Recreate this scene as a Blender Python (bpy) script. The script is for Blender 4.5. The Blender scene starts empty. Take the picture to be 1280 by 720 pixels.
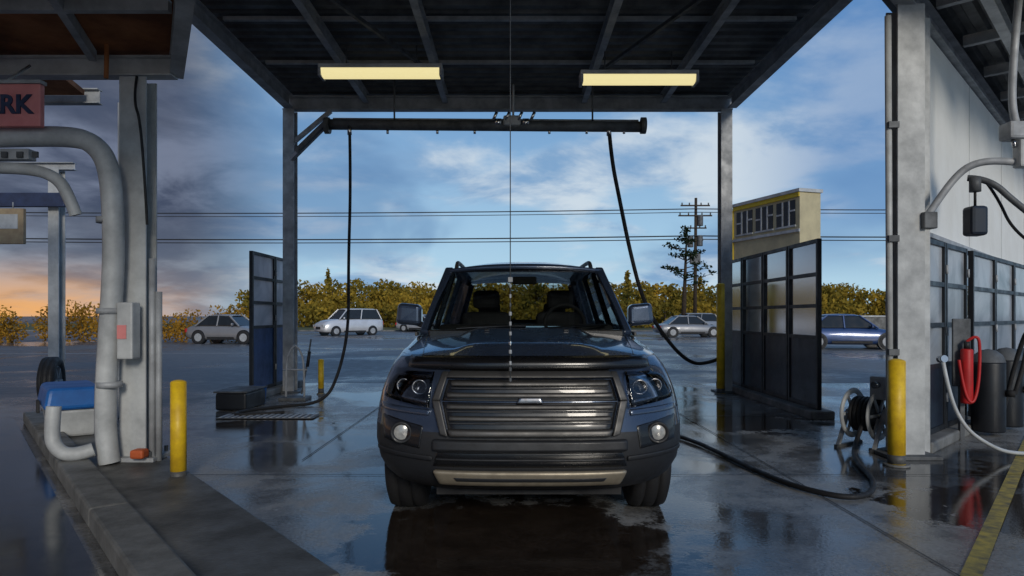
import bpy, math, random
from mathutils import Vector, Matrix
random.seed(7)
R=math.radians
sc=bpy.context.scene
sc.view_settings.view_transform='Standard'
sc.view_settings.look='None'
sc.view_settings.exposure=0

# ---------------------------------------------------------------- materials
def nt(m):
    m.use_nodes=True
    n=m.node_tree; n.nodes.clear(); return n
def mat(name,c1,c2=None,rough=.5,metal=0,scale=4,bump=0,bscale=30,coat=0,rough2=None,emis=None,es=0,detail=5):
    m=bpy.data.materials.new(name); t=nt(m); N=t.nodes; L=t.links
    o=N.new('ShaderNodeOutputMaterial'); p=N.new('ShaderNodeBsdfPrincipled')
    L.new(p.outputs[0],o.inputs[0])
    if c2 is None: c2=tuple(x*.7 for x in c1)
    tc=N.new('ShaderNodeTexCoord')
    nz=N.new('ShaderNodeTexNoise'); nz.inputs['Scale'].default_value=scale; nz.inputs['Detail'].default_value=detail
    nz.inputs['Roughness'].default_value=.65
    L.new(tc.outputs['Object'],nz.inputs['Vector'])
    r=N.new('ShaderNodeValToRGB'); r.color_ramp.elements[0].position=.35; r.color_ramp.elements[1].position=.65
    r.color_ramp.elements[0].color=(*c2,1); r.color_ramp.elements[1].color=(*c1,1)
    L.new(nz.outputs[0],r.inputs[0]); L.new(r.outputs[0],p.inputs['Base Color'])
    p.inputs['Metallic'].default_value=metal; p.inputs['Roughness'].default_value=rough
    if rough2 is None: rough2=min(1,rough*1.4+.03)
    mr=N.new('ShaderNodeMapRange'); mr.inputs['From Min'].default_value=.35; mr.inputs['From Max'].default_value=.65
    mr.inputs['To Min'].default_value=rough2; mr.inputs['To Max'].default_value=rough
    L.new(nz.outputs[0],mr.inputs[0]); L.new(mr.outputs[0],p.inputs['Roughness'])
    p.inputs['Coat Weight'].default_value=coat; p.inputs['Coat Roughness'].default_value=.04
    if bump:
        b=N.new('ShaderNodeBump'); b.inputs['Strength'].default_value=bump; b.inputs['Distance'].default_value=.01
        n2=N.new('ShaderNodeTexNoise'); n2.inputs['Scale'].default_value=bscale; n2.inputs['Detail'].default_value=3
        L.new(tc.outputs['Object'],n2.inputs['Vector']); L.new(n2.outputs[0],b.inputs['Height']); L.new(b.outputs[0],p.inputs['Normal'])
    if emis:
        p.inputs['Emission Color'].default_value=(*emis,1); p.inputs['Emission Strength'].default_value=es
    return m
def glassmat(name,tint,ior=1.45,gr=.02,frost=0):
    m=bpy.data.materials.new(name); t=nt(m); N=t.nodes; L=t.links
    o=N.new('ShaderNodeOutputMaterial'); mx=N.new('ShaderNodeMixShader'); f=N.new('ShaderNodeFresnel'); f.inputs[0].default_value=ior
    g=N.new('ShaderNodeBsdfGlossy'); g.inputs['Roughness'].default_value=gr
    L.new(f.outputs[0],mx.inputs[0]); L.new(g.outputs[0],mx.inputs[2])
    if frost:
        tl=N.new('ShaderNodeBsdfTranslucent'); df=N.new('ShaderNodeBsdfDiffuse')
        nz=N.new('ShaderNodeTexNoise'); nz.inputs['Scale'].default_value=1.3; nz.inputs['Detail'].default_value=5; nz.inputs['Distortion'].default_value=.8
        tc=N.new('ShaderNodeTexCoord'); L.new(tc.outputs['Object'],nz.inputs['Vector'])
        r=N.new('ShaderNodeValToRGB'); r.color_ramp.elements[0].position=.36; r.color_ramp.elements[1].position=.62
        r.color_ramp.elements[0].color=(.45,.50,.53,1); r.color_ramp.elements[1].color=(.90,.93,.95,1)
        L.new(nz.outputs[0],r.inputs[0]); L.new(r.outputs[0],tl.inputs[0]); L.new(r.outputs[0],df.inputs[0])
        ad=N.new('ShaderNodeMixShader'); ad.inputs[0].default_value=.45; L.new(tl.outputs[0],ad.inputs[1]); L.new(df.outputs[0],ad.inputs[2])
        L.new(ad.outputs[0],mx.inputs[1])
    else:
        tr=N.new('ShaderNodeBsdfTransparent'); tr.inputs[0].default_value=(*tint,1); L.new(tr.outputs[0],mx.inputs[1])
    L.new(mx.outputs[0],o.inputs[0]); return m

def ground_mat(name,dry,wet,wscale,r_wet,r_dry,wpos=(.42,.6),bump=.25,bs=60,blobs=()):
    m=bpy.data.materials.new(name); t=nt(m); N=t.nodes; L=t.links
    o=N.new('ShaderNodeOutputMaterial'); p=N.new('ShaderNodeBsdfPrincipled'); L.new(p.outputs[0],o.inputs[0])
    tc=N.new('ShaderNodeTexCoord')
    a=N.new('ShaderNodeTexNoise'); a.inputs['Scale'].default_value=wscale; a.inputs['Detail'].default_value=7; a.inputs['Roughness'].default_value=.6; a.inputs['Distortion'].default_value=.6
    L.new(tc.outputs['Object'],a.inputs['Vector'])
    mk=N.new('ShaderNodeMapRange'); mk.interpolation_type='SMOOTHSTEP'; mk.inputs['From Min'].default_value=wpos[0]; mk.inputs['From Max'].default_value=wpos[1]
    L.new(a.outputs[0],mk.inputs[0])          # 0 = wet, 1 = dry
    mask=mk.outputs[0]; stain_reflection=None
    b2=N.new('ShaderNodeTexNoise'); b2.inputs['Scale'].default_value=3.1; b2.inputs['Detail'].default_value=7; b2.inputs['Roughness'].default_value=.7
    L.new(tc.outputs['Object'],b2.inputs['Vector'])
    if blobs:
        # soaked patches and a painted brown reflection: distance to a spot, ragged by noise
        off=N.new('ShaderNodeMath'); off.operation='MULTIPLY_ADD'; L.new(b2.outputs[0],off.inputs[0]); off.inputs[1].default_value=2.2; off.inputs[2].default_value=-1.1
        for (bx_,by_,br) in blobs:
            d=N.new('ShaderNodeVectorMath'); d.operation='DISTANCE'; L.new(tc.outputs['Object'],d.inputs[0]); d.inputs[1].default_value=(bx_,by_,0)
            ad=N.new('ShaderNodeMath'); ad.operation='ADD'; L.new(d.outputs['Value'],ad.inputs[0]); L.new(off.outputs[0],ad.inputs[1])
            q=N.new('ShaderNodeMapRange'); q.interpolation_type='SMOOTHSTEP'; q.inputs['From Min'].default_value=br*.85; q.inputs['From Max'].default_value=br*1.1
            L.new(ad.outputs[0],q.inputs[0])
            if stain_reflection is None: stain_reflection=q.outputs[0]
            else:
                mu=N.new('ShaderNodeMath'); mu.operation='MULTIPLY'; L.new(stain_reflection,mu.inputs[0]); L.new(q.outputs[0],mu.inputs[1]); stain_reflection=mu.outputs[0]
        mu=N.new('ShaderNodeMath'); mu.operation='MULTIPLY'; L.new(mask,mu.inputs[0]); L.new(stain_reflection,mu.inputs[1]); mask=mu.outputs[0]
    b=N.new('ShaderNodeTexNoise'); b.inputs['Scale'].default_value=bs; b.inputs['Detail'].default_value=4
    L.new(tc.outputs['Object'],b.inputs['Vector'])
    mx=N.new('ShaderNodeMix'); mx.data_type='RGBA'; mx.inputs[6].default_value=(*wet,1); mx.inputs[7].default_value=(*dry,1)
    L.new(mask,mx.inputs[0]); colr=mx.outputs[2]
    if stain_reflection is not None:
        m2=N.new('ShaderNodeMix'); m2.data_type='RGBA'; m2.inputs[6].default_value=(.035,.026,.020,1); L.new(stain_reflection,m2.inputs[0]); L.new(colr,m2.inputs[7]); colr=m2.outputs[2]
    v=N.new('ShaderNodeMapRange'); v.inputs['From Min'].default_value=.3; v.inputs['From Max'].default_value=.7; v.inputs['To Min'].default_value=.5; v.inputs['To Max'].default_value=1.4
    L.new(b2.outputs[0],v.inputs[0])
    v2=N.new('ShaderNodeMapRange'); v2.inputs['From Min'].default_value=.3; v2.inputs['From Max'].default_value=.7; v2.inputs['To Min'].default_value=.7; v2.inputs['To Max'].default_value=1.3
    L.new(b.outputs[0],v2.inputs[0])
    mm=N.new('ShaderNodeMath'); mm.operation='MULTIPLY'; L.new(v.outputs[0],mm.inputs[0]); L.new(v2.outputs[0],mm.inputs[1])
    vm=N.new('ShaderNodeVectorMath'); vm.operation='SCALE'; L.new(colr,vm.inputs[0]); L.new(mm.outputs[0],vm.inputs['Scale'])
    L.new(vm.outputs[0],p.inputs['Base Color'])
    rr=N.new('ShaderNodeMapRange'); rr.inputs['To Min'].default_value=r_wet; rr.inputs['To Max'].default_value=r_dry
    L.new(mask,rr.inputs[0])
    ra=N.new('ShaderNodeMath'); ra.operation='MULTIPLY'; L.new(rr.outputs[0],ra.inputs[0]); L.new(v.outputs[0],ra.inputs[1]); L.new(ra.outputs[0],p.inputs['Roughness'])
    bp=N.new('ShaderNodeBump'); bp.inputs['Distance'].default_value=.01
    sm=N.new('ShaderNodeMapRange'); sm.inputs['To Min'].default_value=bump*.15; sm.inputs['To Max'].default_value=bump
    L.new(mask,sm.inputs[0]); L.new(sm.outputs[0],bp.inputs['Strength']); L.new(b.outputs[0],bp.inputs['Height']); L.new(bp.outputs[0],p.inputs['Normal'])
    return m

M={}
M['conc']=ground_mat('wet_concrete',(.25,.245,.235),(.075,.077,.08),.6,.06,.34,(.40,.62),.35,45,blobs=((3.5,4.9,.75),(4.5,5.8,.55),(3.0,9.0,.9),(-3.1,8.5,.8),(0,4.2,1.0)))  # last blob puts the SUV's brown reflection into the wet floor colour
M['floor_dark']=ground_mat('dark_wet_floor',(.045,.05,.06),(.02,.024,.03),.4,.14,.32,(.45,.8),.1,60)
M['asph']=ground_mat('asphalt',(.13,.13,.135),(.055,.055,.06),.16,.16,.6,(.36,.58),.5,25)
M['kerb']=mat('kerb_concrete',(.22,.22,.21),(.09,.09,.085),.6,0,2.5,.5,40)
M['kerb2']=mat('old_concrete',(.13,.13,.125),(.06,.06,.058),.45,0,2.2,.4,40)
M['grass']=mat('verge_grass',(.11,.11,.035),(.06,.065,.02),.9,0,.7,.5,20)
M['steel']=mat('galvanised_steel',(.48,.50,.52),(.29,.305,.32),.5,.15,4,.1,60)
M['steel_l']=mat('pale_painted_steel',(.60,.62,.62),(.38,.395,.40),.45,.05,3,.1,40)
M['steel_d']=mat('dark_painted_steel',(.14,.15,.16),(.07,.075,.08),.5,.2,5,.1,60)
M['deck']=mat('roof_deck_metal',(.14,.15,.155),(.07,.075,.08),.45,.3,2.2)
M['rust']=mat('rusty_soffit',(.42,.15,.045),(.16,.06,.025),.7,0,1.6,.2,20)
M['yel']=mat('yellow_paint',(.90,.60,.02),(.60,.36,.015),.4,0,7,.1,50)
M['yline']=mat('worn_yellow_marking',(.55,.40,.05),(.16,.14,.08),.45,0,9)
M['wline']=mat('white_marking',(.6,.6,.6),(.3,.3,.3),.5,0,6)
M['black']=mat('black_rubber',(.02,.02,.022),(.012,.012,.013),.55,0,10,.1,80)
M['joint']=mat('joint_filler',(.03,.03,.03),None,.6)
M['frame']=mat('black_door_frame',(.022,.025,.03),(.012,.014,.018),.35,.2,5)
M['pdark']=mat('dark_blue_panel',(.02,.03,.05),(.012,.018,.03),.3,.1,3)
M['pblue']=mat('blue_panel',(.014,.08,.24),(.012,.045,.13),.3,.1,3)
M['frost']=glassmat('frosted_glazing',(1,1,1),1.18,.15,1)
M['white']=mat('white_wall_paint',(.90,.90,.86),(.80,.80,.76),.6,0,1.2,.05,30)
M['red']=mat('red_plastic',(.6,.02,.02),(.4,.015,.015),.4)
M['pink']=mat('faded_red_sign',(.85,.32,.30),(.70,.22,.22),.5,0,3)
M['tan']=mat('tan_sign',(.42,.33,.2),(.3,.22,.14),.55)
M['navy']=mat('navy_paint',(.03,.05,.12),(.02,.03,.07),.5)
M['bluebin']=mat('blue_plastic',(.015,.16,.52),(.01,.11,.38),.35,0,3)
M['orange']=mat('orange_plastic',(.6,.12,.03),None,.5)
M['lamp']=mat('lit_tube_diffuser',(.9,.85,.6),(.85,.8,.55),.5,0,2,emis=(1,.86,.42),es=.8)
M['chrome']=mat('chrome',(.6,.6,.6),(.5,.5,.5),.15,1)
M['cream']=mat('cream_wall',(.62,.54,.33),(.48,.42,.27),.7,0,1.5,.1,20)
M['ywall']=mat('yellow_wall',(.75,.55,.05),(.60,.43,.04),.7)
M['winb']=mat('dark_window',(.02,.025,.03),None,.1)
M['bark']=mat('bark',(.07,.05,.035),(.04,.03,.02),.9,0,8,.5,30)

# ---------------------------------------------------------------- helpers
def link(o,parent=None):
    sc.collection.objects.link(o)
    if parent is not None: o.parent=parent
    return o
def empty(name,loc=(0,0,0),rot=0,scale=1):
    e=bpy.data.objects.new(name,None); e.empty_display_size=.3
    e.location=loc; e.rotation_euler=(0,0,rot); e.scale=(scale,)*3; sc.collection.objects.link(e); return e
def mesh(name,v,f,m,parent=None,smooth=False):
    me=bpy.data.meshes.new(name); me.from_pydata([tuple(a) for a in v],[],f); me.update()
    if m is not None:
        for x in (m if isinstance(m,list) else [m]): me.materials.append(x)
    if smooth: me.polygons.foreach_set('use_smooth',[True]*len(me.polygons))
    return link(bpy.data.objects.new(name,me),parent)
def bev(o,w,seg=2):
    b=o.modifiers.new('b','BEVEL'); b.width=w; b.segments=seg; b.limit_method='ANGLE'; b.angle_limit=R(35); return o
CF=[(0,3,2,1),(4,5,6,7),(0,1,5,4),(1,2,6,5),(2,3,7,6),(3,0,4,7)]
def box(name,a,b,m,parent=None,bw=0):
    v=[(a[0],a[1],a[2]),(b[0],a[1],a[2]),(b[0],b[1],a[2]),(a[0],b[1],a[2]),(a[0],a[1],b[2]),(b[0],a[1],b[2]),(b[0],b[1],b[2]),(a[0],b[1],b[2])]
    o=mesh(name,v,CF,m,parent)
    if bw: bev(o,bw)
    return o
def frame_axes(d):
    d=d.normalized(); up=Vector((0,0,1)) if abs(d.z)<.95 else Vector((0,1,0))
    s=d.cross(up).normalized(); u=s.cross(d).normalized(); return d,s,u
def beam(name,p0,p1,w,h,m,parent=None,bw=0):
    p0=Vector(p0);p1=Vector(p1); d,s,u=frame_axes(p1-p0)
    v=[]
    for p in (p0,p1):
        for a,b in((-1,-1),(1,-1),(1,1),(-1,1)): v.append(p+s*a*w/2+u*b*h/2)
    o=mesh(name,v,[(0,1,2,3),(7,6,5,4),(0,4,5,1),(1,5,6,2),(2,6,7,3),(3,7,4,0)],m,parent)
    if bw: bev(o,bw)
    return o
def ibeam(name,p0,p1,w,h,t,m,parent=None):
    p0=Vector(p0);p1=Vector(p1); d,s,u=frame_axes(p1-p0); v=[];f=[]
    for (sa,sb,ua,ub) in ((-w/2,w/2,h/2-t,h/2),(-w/2,w/2,-h/2,-h/2+t),(-t/2,t/2,-h/2+t,h/2-t)):
        k=len(v)
        for p in (p0,p1):
            for a,b in((sa,ua),(sb,ua),(sb,ub),(sa,ub)): v.append(p+s*a+u*b)
        f+=[tuple(k+i for i in q) for q in [(0,1,2,3),(7,6,5,4),(0,4,5,1),(1,5,6,2),(2,6,7,3),(3,7,4,0)]]
    return mesh(name,v,f,m,parent)
def cyl(name,p0,p1,r,m,parent=None,r2=None,n=24,smooth=True,bw=0):
    p0=Vector(p0);p1=Vector(p1); d,s,u=frame_axes(p1-p0); r2=r if r2 is None else r2
    v=[];f=[]
    for p,rr in((p0,r),(p1,r2)):
        for i in range(n):
            a=2*math.pi*i/n; v.append(p+s*math.cos(a)*rr+u*math.sin(a)*rr)
    for i in range(n): f.append((i,(i+1)%n,n+(i+1)%n,n+i))
    f.append(tuple(reversed(range(n)))); f.append(tuple(range(n,2*n)))
    o=mesh(name,v,f,m,parent)
    if smooth:
        for q in o.data.polygons: q.use_smooth=len(q.vertices)==4
    if bw: bev(o,bw,3)
    return o
def tube(name,pts,r,m,parent=None,kind='NURBS',res=8):
    c=bpy.data.curves.new(name,'CURVE'); c.dimensions='3D'; c.bevel_depth=r; c.bevel_resolution=3; c.use_fill_caps=True
    s=c.splines.new(kind); s.points.add(len(pts)-1)
    for i,p in enumerate(pts): s.points[i].co=(*p,1)
    if kind=='NURBS': s.use_endpoint_u=True; s.order_u=3; s.resolution_u=res
    c.materials.append(m); o=bpy.data.objects.new(name,c); return link(o,parent)
def lathe(name,prof,m,parent,center,axis='x',n=40):
    v=[];f=[];k=len(prof)
    for i in range(n):
        a=2*math.pi*i/n
        for (h,r) in prof:
            if axis=='x': v.append((center[0]+h,center[1]+r*math.cos(a),center[2]+r*math.sin(a)))
            elif axis=='y': v.append((center[0]+r*math.cos(a),center[1]+h,center[2]+r*math.sin(a)))
            else: v.append((center[0]+r*math.cos(a),center[1]+r*math.sin(a),center[2]+h))
    for i in range(n):
        j=(i+1)%n
        for q in range(k-1): f.append((i*k+q,i*k+q+1,j*k+q+1,j*k+q))
    return mesh(name,v,f,m,parent,True)

# ---------------------------------------------------------------- world
w=bpy.data.worlds.new("World"); sc.world=w; w.use_nodes=True
T=w.node_tree; N=T.nodes; L=T.links; N.clear()
SUN_EL=R(21); SUN_AZ=R(165)
out=N.new('ShaderNodeOutputWorld'); bg=N.new('ShaderNodeBackground'); bg.inputs[1].default_value=.13; L.new(bg.outputs[0],out.inputs[0])
sky=N.new('ShaderNodeTexSky'); sky.sky_type='NISHITA'; sky.sun_disc=False; sky.sun_elevation=SUN_EL; sky.sun_rotation=SUN_AZ; sky.ozone_density=2.0
tc=N.new('ShaderNodeTexCoord'); sp=N.new('ShaderNodeSeparateXYZ'); L.new(tc.outputs['Generated'],sp.inputs[0])
def math_(op,a,b=None,clamp=False):
    n=N.new('ShaderNodeMath'); n.operation=op; n.use_clamp=clamp
    for i,x in enumerate((a,b)):
        if x is None: continue
        if isinstance(x,(int,float)): n.inputs[i].default_value=x
        else: L.new(x,n.inputs[i])
    return n.outputs[0]
def mrange(x,a,b,c,d,smooth=True):
    n=N.new('ShaderNodeMapRange'); n.interpolation_type='SMOOTHSTEP' if smooth else 'LINEAR'
    for i,q in enumerate((a,b,c,d)): n.inputs[i+1].default_value=q
    L.new(x,n.inputs[0]); return n.outputs[0]
def mix(f,a,b):
    n=N.new('ShaderNodeMix'); n.data_type='RGBA'
    if isinstance(f,(int,float)): n.inputs[0].default_value=f
    else: L.new(f,n.inputs[0])
    for i,x in((6,a),(7,b)):
        if isinstance(x,tuple): n.inputs[i].default_value=(*x,1)
        else: L.new(x,n.inputs[i])
    return n.outputs[2]
zc=math_('MAXIMUM',sp.outputs[2],0.0); zz=math_('ADD',zc,.22)
cx=math_('DIVIDE',sp.outputs[0],zz); cy=math_('DIVIDE',sp.outputs[1],zz)
cb=N.new('ShaderNodeCombineXYZ'); L.new(cx,cb.inputs[0]); L.new(cy,cb.inputs[1])
def cloud(scale,detail,off,dist=.4,rough=.55):
    mp=N.new('ShaderNodeMapping'); mp.inputs['Location'].default_value=off; L.new(cb.outputs[0],mp.inputs[0])
    n=N.new('ShaderNodeTexNoise'); n.inputs['Scale'].default_value=scale; n.inputs['Detail'].default_value=detail; n.inputs['Distortion'].default_value=dist; n.inputs['Roughness'].default_value=rough
    L.new(mp.outputs[0],n.inputs['Vector']); return n.outputs[0]
n1=cloud(1.25,8,(3.6,2.2,0),.25,.55); n2=cloud(2.3,8,(8.3,4.4,2),.3,.58); n3=cloud(.55,5,(1.2,9.4,5))
grad=mix(mrange(sp.outputs[2],0,.36,0,1,False),(3.6,5.4,6.6),(.60,1.8,4.0))
base=mix(.9,sky.outputs[0],grad)
ccol=mix(mrange(n2,.36,.60,0,1),(1.6,2.8,4.5),(5.0,5.6,6.1))
cmask=mrange(n1,.46,.60,0,.85)
col=mix(cmask,base,ccol)
dm=math_('MULTIPLY',mrange(n3,.48,.60,0,.6),mrange(sp.outputs[2],.03,.12,0,1))
col=mix(dm,col,(.85,1.8,3.4))
# right side of the sky: clearer, deeper blue overhead
rm=math_('MULTIPLY',mrange(sp.outputs[0],.28,.44,0,.65),mrange(sp.outputs[2],.05,.16,0,1))
col=mix(rm,col,(.85,1.9,3.9))
# storm side (left, -X)
lm=mrange(sp.outputs[0],-.28,-.44,0,1)
dcol=mix(mrange(n2,.38,.64,0,1),(.34,.42,.74),(1.3,1.5,2.1))
dcol=mix(mrange(sp.outputs[2],.0,.15,.85,0),dcol,(2.7,3.1,3.7))
dcol=mix(mrange(n1,.42,.56,0,.65),dcol,(.48,.58,.92))
col=mix(math_('MULTIPLY',lm,.95),col,dcol)
gl=math_('MULTIPLY',mrange(sp.outputs[2],-.01,.085,1,0),mrange(sp.outputs[0],-.36,-.56,0,1))
gl=math_('MULTIPLY',gl,mrange(n2,.3,.6,.45,1))
col=mix(gl,col,(6.8,3.3,1.0))
L.new(col,bg.inputs[0])

sd=Vector((math.sin(SUN_AZ)*math.cos(SUN_EL),math.cos(SUN_AZ)*math.cos(SUN_EL),math.sin(SUN_EL)))
sl=bpy.data.lights.new('sun','SUN'); sl.energy=1.5; sl.angle=R(14); sl.color=(1,.92,.8)
so=bpy.data.objects.new('sun',sl); so.rotation_euler=sd.to_track_quat('Z','Y').to_euler(); link(so)

# ---------------------------------------------------------------- camera
cd=bpy.data.cameras.new('camera'); cam=bpy.data.objects.new('camera',cd); link(cam)
cam.location=(0,0,1.38); cam.rotation_euler=(R(90),0,0); cd.lens=24.05; cd.sensor_width=36; cd.shift_y=.0273; cd.clip_end=3000; cd.clip_start=.05
sc.camera=cam

# ---------------------------------------------------------------- ground
def sheet(name,pts,z,m):
    return mesh(name,[(x,y,z) for x,y in pts],[tuple(range(len(pts)))],m)
sheet('ground',[(-1500,-300),(1500,-300),(1500,2500),(-1500,2500)],0,M['asph'])
sheet('wash_bay_floor',[(-4.6,-4),(14,-4),(14,9),(10,14),(-4.6,14)],.004,M['conc'])
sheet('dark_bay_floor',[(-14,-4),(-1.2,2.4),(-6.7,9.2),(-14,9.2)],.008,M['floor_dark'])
jt=empty('floor_joint')
for y in (2.2,5.9,9.4): 
    x0=-1.2 if y<4 else (-3.2 if y<7 else -4.6)
    mesh('joint',[(x0,y,.012),(9.5,y,.012),(9.5,y+.012,.012),(x0,y+.012,.012)],[(0,1,2,3)],M['joint'],jt)
for x in (-2.0,2.35):
    y0=6.5 if x<0 else 1
    mesh('joint',[(x,y0,.0125),(x+.012,y0,.0125),(x+.012,14,.0125),(x,14,.0125)],[(0,1,2,3)],M['joint'],jt)
sheet('grass',[(-90,66),(90,62),(110,140),(-90,140)],.006,M['grass'])
kb=empty('road_kerb')
box('kerb_stone',(-60,61,0),(60,61.3,.13),M['kerb'],kb,.02)
pk=empty('parking_marking')
for i in range(-9,12):
    x=i*3.2; mesh('line',[(x,44,.004),(x+.12,44,.004),(x+.12,49,.004),(x,49,.004)],[(0,1,2,3)],M['wline'],pk)
mesh('line',[(-40,24,.004),(40,27,.004),(40,27.14,.004),(-40,24.14,.004)],[(0,1,2,3)],M['wline'],pk)
mesh('yellow_floor_marking',[(2.02,3.2,.012),(2.10,3.15,.012),(6.58,8.52,.012),(6.5,8.58,.012)],[(0,1,2,3)],M['yline'])

# ---------------------------------------------------------------- main canopy
cn=empty('wash_bay_canopy',(0,0,0))
XL,XR,YB,YF,ZB=-4.02,3.86,12.4,-1.6,5.12
for x in (XL,XR):
    ibeam('post',(x,YB,0),(x,YB,5.1),.2,.22,.02,M['steel'],cn)
    box('base_plate',(x-.2,YB-.2,.004),(x+.2,YB+.2,.03),M['steel_d'],cn,.004)
    ibeam('post_front',(x*1.02,YF,0),(x*1.02,YF,5.1),.2,.22,.02,M['steel'],cn)
ibeam('rear_beam',(XL-.12,YB,5.22),(XR+.12,YB,5.22),.16,.24,.02,M['steel'],cn)
ibeam('side_beam',(XL,YF,5.24),(XL,YB-.09,5.24),.16,.24,.02,M['steel'],cn)
ibeam('side_beam',(XR+.1,YF,5.24),(XR+.1,YB-.09,5.24),.16,.24,.02,M['steel'],cn)
ibeam('front_beam',(XL-.12,YF-.1,5.22),(XR+.12,YF-.1,5.22),.16,.24,.02,M['steel'],cn)
beam('rear_gutter',(XL-.2,YB+.22,5.38),(XR+.25,YB+.22,5.38),.16,.1,M['steel_l'],cn,.01)
for x in (-2.62,-1.2,1.3,2.72):
    ibeam('rafter',(x,YF,5.30),(x,YB-.09,5.30),.10,.18,.012,M['steel'],cn)
for y in (2.4,4.8,7.2,9.3,10.9):
    beam('purlin',(XL+.1,y,5.42),(XR,y,5.42),.06,.05,M['steel'],cn)
beam('brace',(-1.2,10.9,5.2),(-2.62,7.0,5.2),.05,.05,M['steel_d'],cn); beam('brace',(1.3,10.9,5.2),(2.72,7.0,5.2),.05,.05,M['steel_d'],cn)
beam('knee_brace',(XL,YB-.05,4.45),(XL+.75,YB-.05,5.08),.07,.07,M['steel'],cn)
tube('conduit',[(.02,12.2,5.12),(.02,11.2,5.16),(.02,11.05,5.1),(.02,11.05,4.6)],.018,M['steel_l'],cn)
v=[];f=[];y=YF-.2;per=.24
prof=[(0,0),(.1,0),(.13,.05),(.21,.05)]
ys=[]
while y<YB+.3:
    for a,h in prof: ys.append((y+a,h))
    y+=per
for yy,h in ys:
    v+=[(XL-.15,yy,5.47+h),(XR+.28,yy,5.47+h)]
for i in range(len(ys)-1): f.append((2*i,2*i+1,2*i+3,2*i+2))
d=mesh('corrugated_deck',v,f,M['deck'],cn); so_=d.modifiers.new('s','SOLIDIFY'); so_.thickness=.004
def lightfix(x0,x1,y,z):
    e=empty('ceiling_light',((x0+x1)/2,y,z)); c=(x0+x1)/2; hw=(x1-x0)/2
    box('housing',(-hw-.04,-.13,.06),(hw+.04,.13,.12),M['steel_l'],e,.01)
    v=[];pr=[(-.12,.06),(-.10,-.015),(-.05,-.045),(.05,-.045),(.10,-.015),(.12,.06)]
    for xx in(-hw,hw):
        for a,b in pr: v.append((xx,a,b))
    n=len(pr); mesh('diffuser',v,[(i,(i+1)%n,n+(i+1)%n,n+i) for i in range(n)]+[tuple(range(n)),tuple(reversed(range(n,2*n)))],M['lamp'],e)
    for xx in(-hw-.02,hw+.02): box('end_cap',(xx-.02,-.13,-.05),(xx+.02,.13,.06),M['steel'],e,.005)
    for xx in(-hw*.6,hw*.6): cyl('hanger',(xx,0,.12),(xx,0,.42),.01,M['steel_d'],e)
lightfix(-2.68,-1.02,9.7,4.80); lightfix(1.0,2.58,9.7,4.71)
sb=empty('spray_boom')
cyl('pipe',(-2.98,11.0,4.46),(2.1,11.0,4.42),.085,M['steel_d'],sb)
cyl('pipe_upper',(-2.9,11.1,4.56),(2.05,11.1,4.53),.035,M['steel'],sb)
for x in(-2.98,2.1): cyl('end_collar',(x-.03,11.0,4.44),(x+.05,11.0,4.44),.13,M['steel_d'],sb)
beam('support_arm',(-2.95,11.0,4.5),(-3.95,12.28,4.2),.07,.07,M['steel'],sb)
beam('support_arm',(-3.0,11.0,4.48),(-3.5,11.1,4.05),.07,.07,M['steel_d'],sb)
for x in(-1.9,1.3): cyl('hanger_rod',(x,11.05,4.5),(x,11.05,5.25),.015,M['steel_d'],sb)
box('swivel',(-.14,10.88,4.42),(.14,11.12,4.58),M['steel_l'],sb,.03)
for x in (-.22,.22): cyl('swivel_nut',(x-.05,10.95,4.48),(x+.05,10.95,4.48),.06,M['chrome'],sb)
for x in (-.3,-.1,.1,.3): cyl('fitting',(x,10.9,4.5),(x+.06,10.86,4.62),.025,M['chrome'],sb,n=10)
for x in(-2.0,-1.2,-.6,.6,1.2,1.8): cyl('nozzle',(x,11,4.38),(x,11,4.31),.02,M['chrome'],sb)
hz=empty('wash_hose')
tube('hose',[(-2.6,10.95,4.42),(-2.58,10.95,3.5),(-2.62,10.95,2.2),(-2.60,10.9,1.2),(-2.72,10.8,.5),(-2.9,10.6,.03),(-3.5,10.2,.03),(-3.9,9.6,.03),(-3.7,9.2,.03),(-3.2,9.6,.03)],.024,M['black'],hz)
cyl('coupling',(-2.6,10.95,4.42),(-2.6,10.95,4.28),.035,M['chrome'],hz)
hz2=empty('wash_hose')
tube('hose',[(1.56,11,4.38),(1.60,11,3.9),(1.72,11,3.3),(1.90,11,2.4),(2.15,11.2,1.6),(2.6,11.6,1.0),(3.05,12.0,.60),(3.4,12.2,.5),(3.7,12.2,.62)],.032,M['black'],hz2)
cyl('coupling',(1.56,11,4.42),(1.56,11,4.28),.04,M['chrome'],hz2)
hz3=empty('ground_hose')
tube('hose',[(.95,8.6,.03),(1.6,8.3,.03),(1.95,7.5,.03),(2.05,6.7,.03),(2.12,6.0,.03),(2.25,5.35,.03),(2.55,5.0,.03),(2.95,5.5,.03),(3.2,6.4,.03),(3.45,6.9,.08),(3.6,7.0,.3)],.022,M['black'],hz3)
ch=empty('hanging_wire',(-.01,4.05,0))
cyl('wire',(0,0,5.44),(0,0,1.0),.003,M['steel_d'],ch,n=8)
rn=random.Random(5)
for k in range(11): 
    z=1.0+k*.055+rn.uniform(-.01,.01)
    cyl('bead',(0,0,z-.012),(0,0,z+.012),rn.uniform(.006,.010),rn.choice((M['steel'],M['chrome'],M['steel_d'])),ch,n=12,bw=.003)
box('tag',(-.014,-.004,1.58),(.014,.004,1.61),M['steel'],ch,.003)

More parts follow.
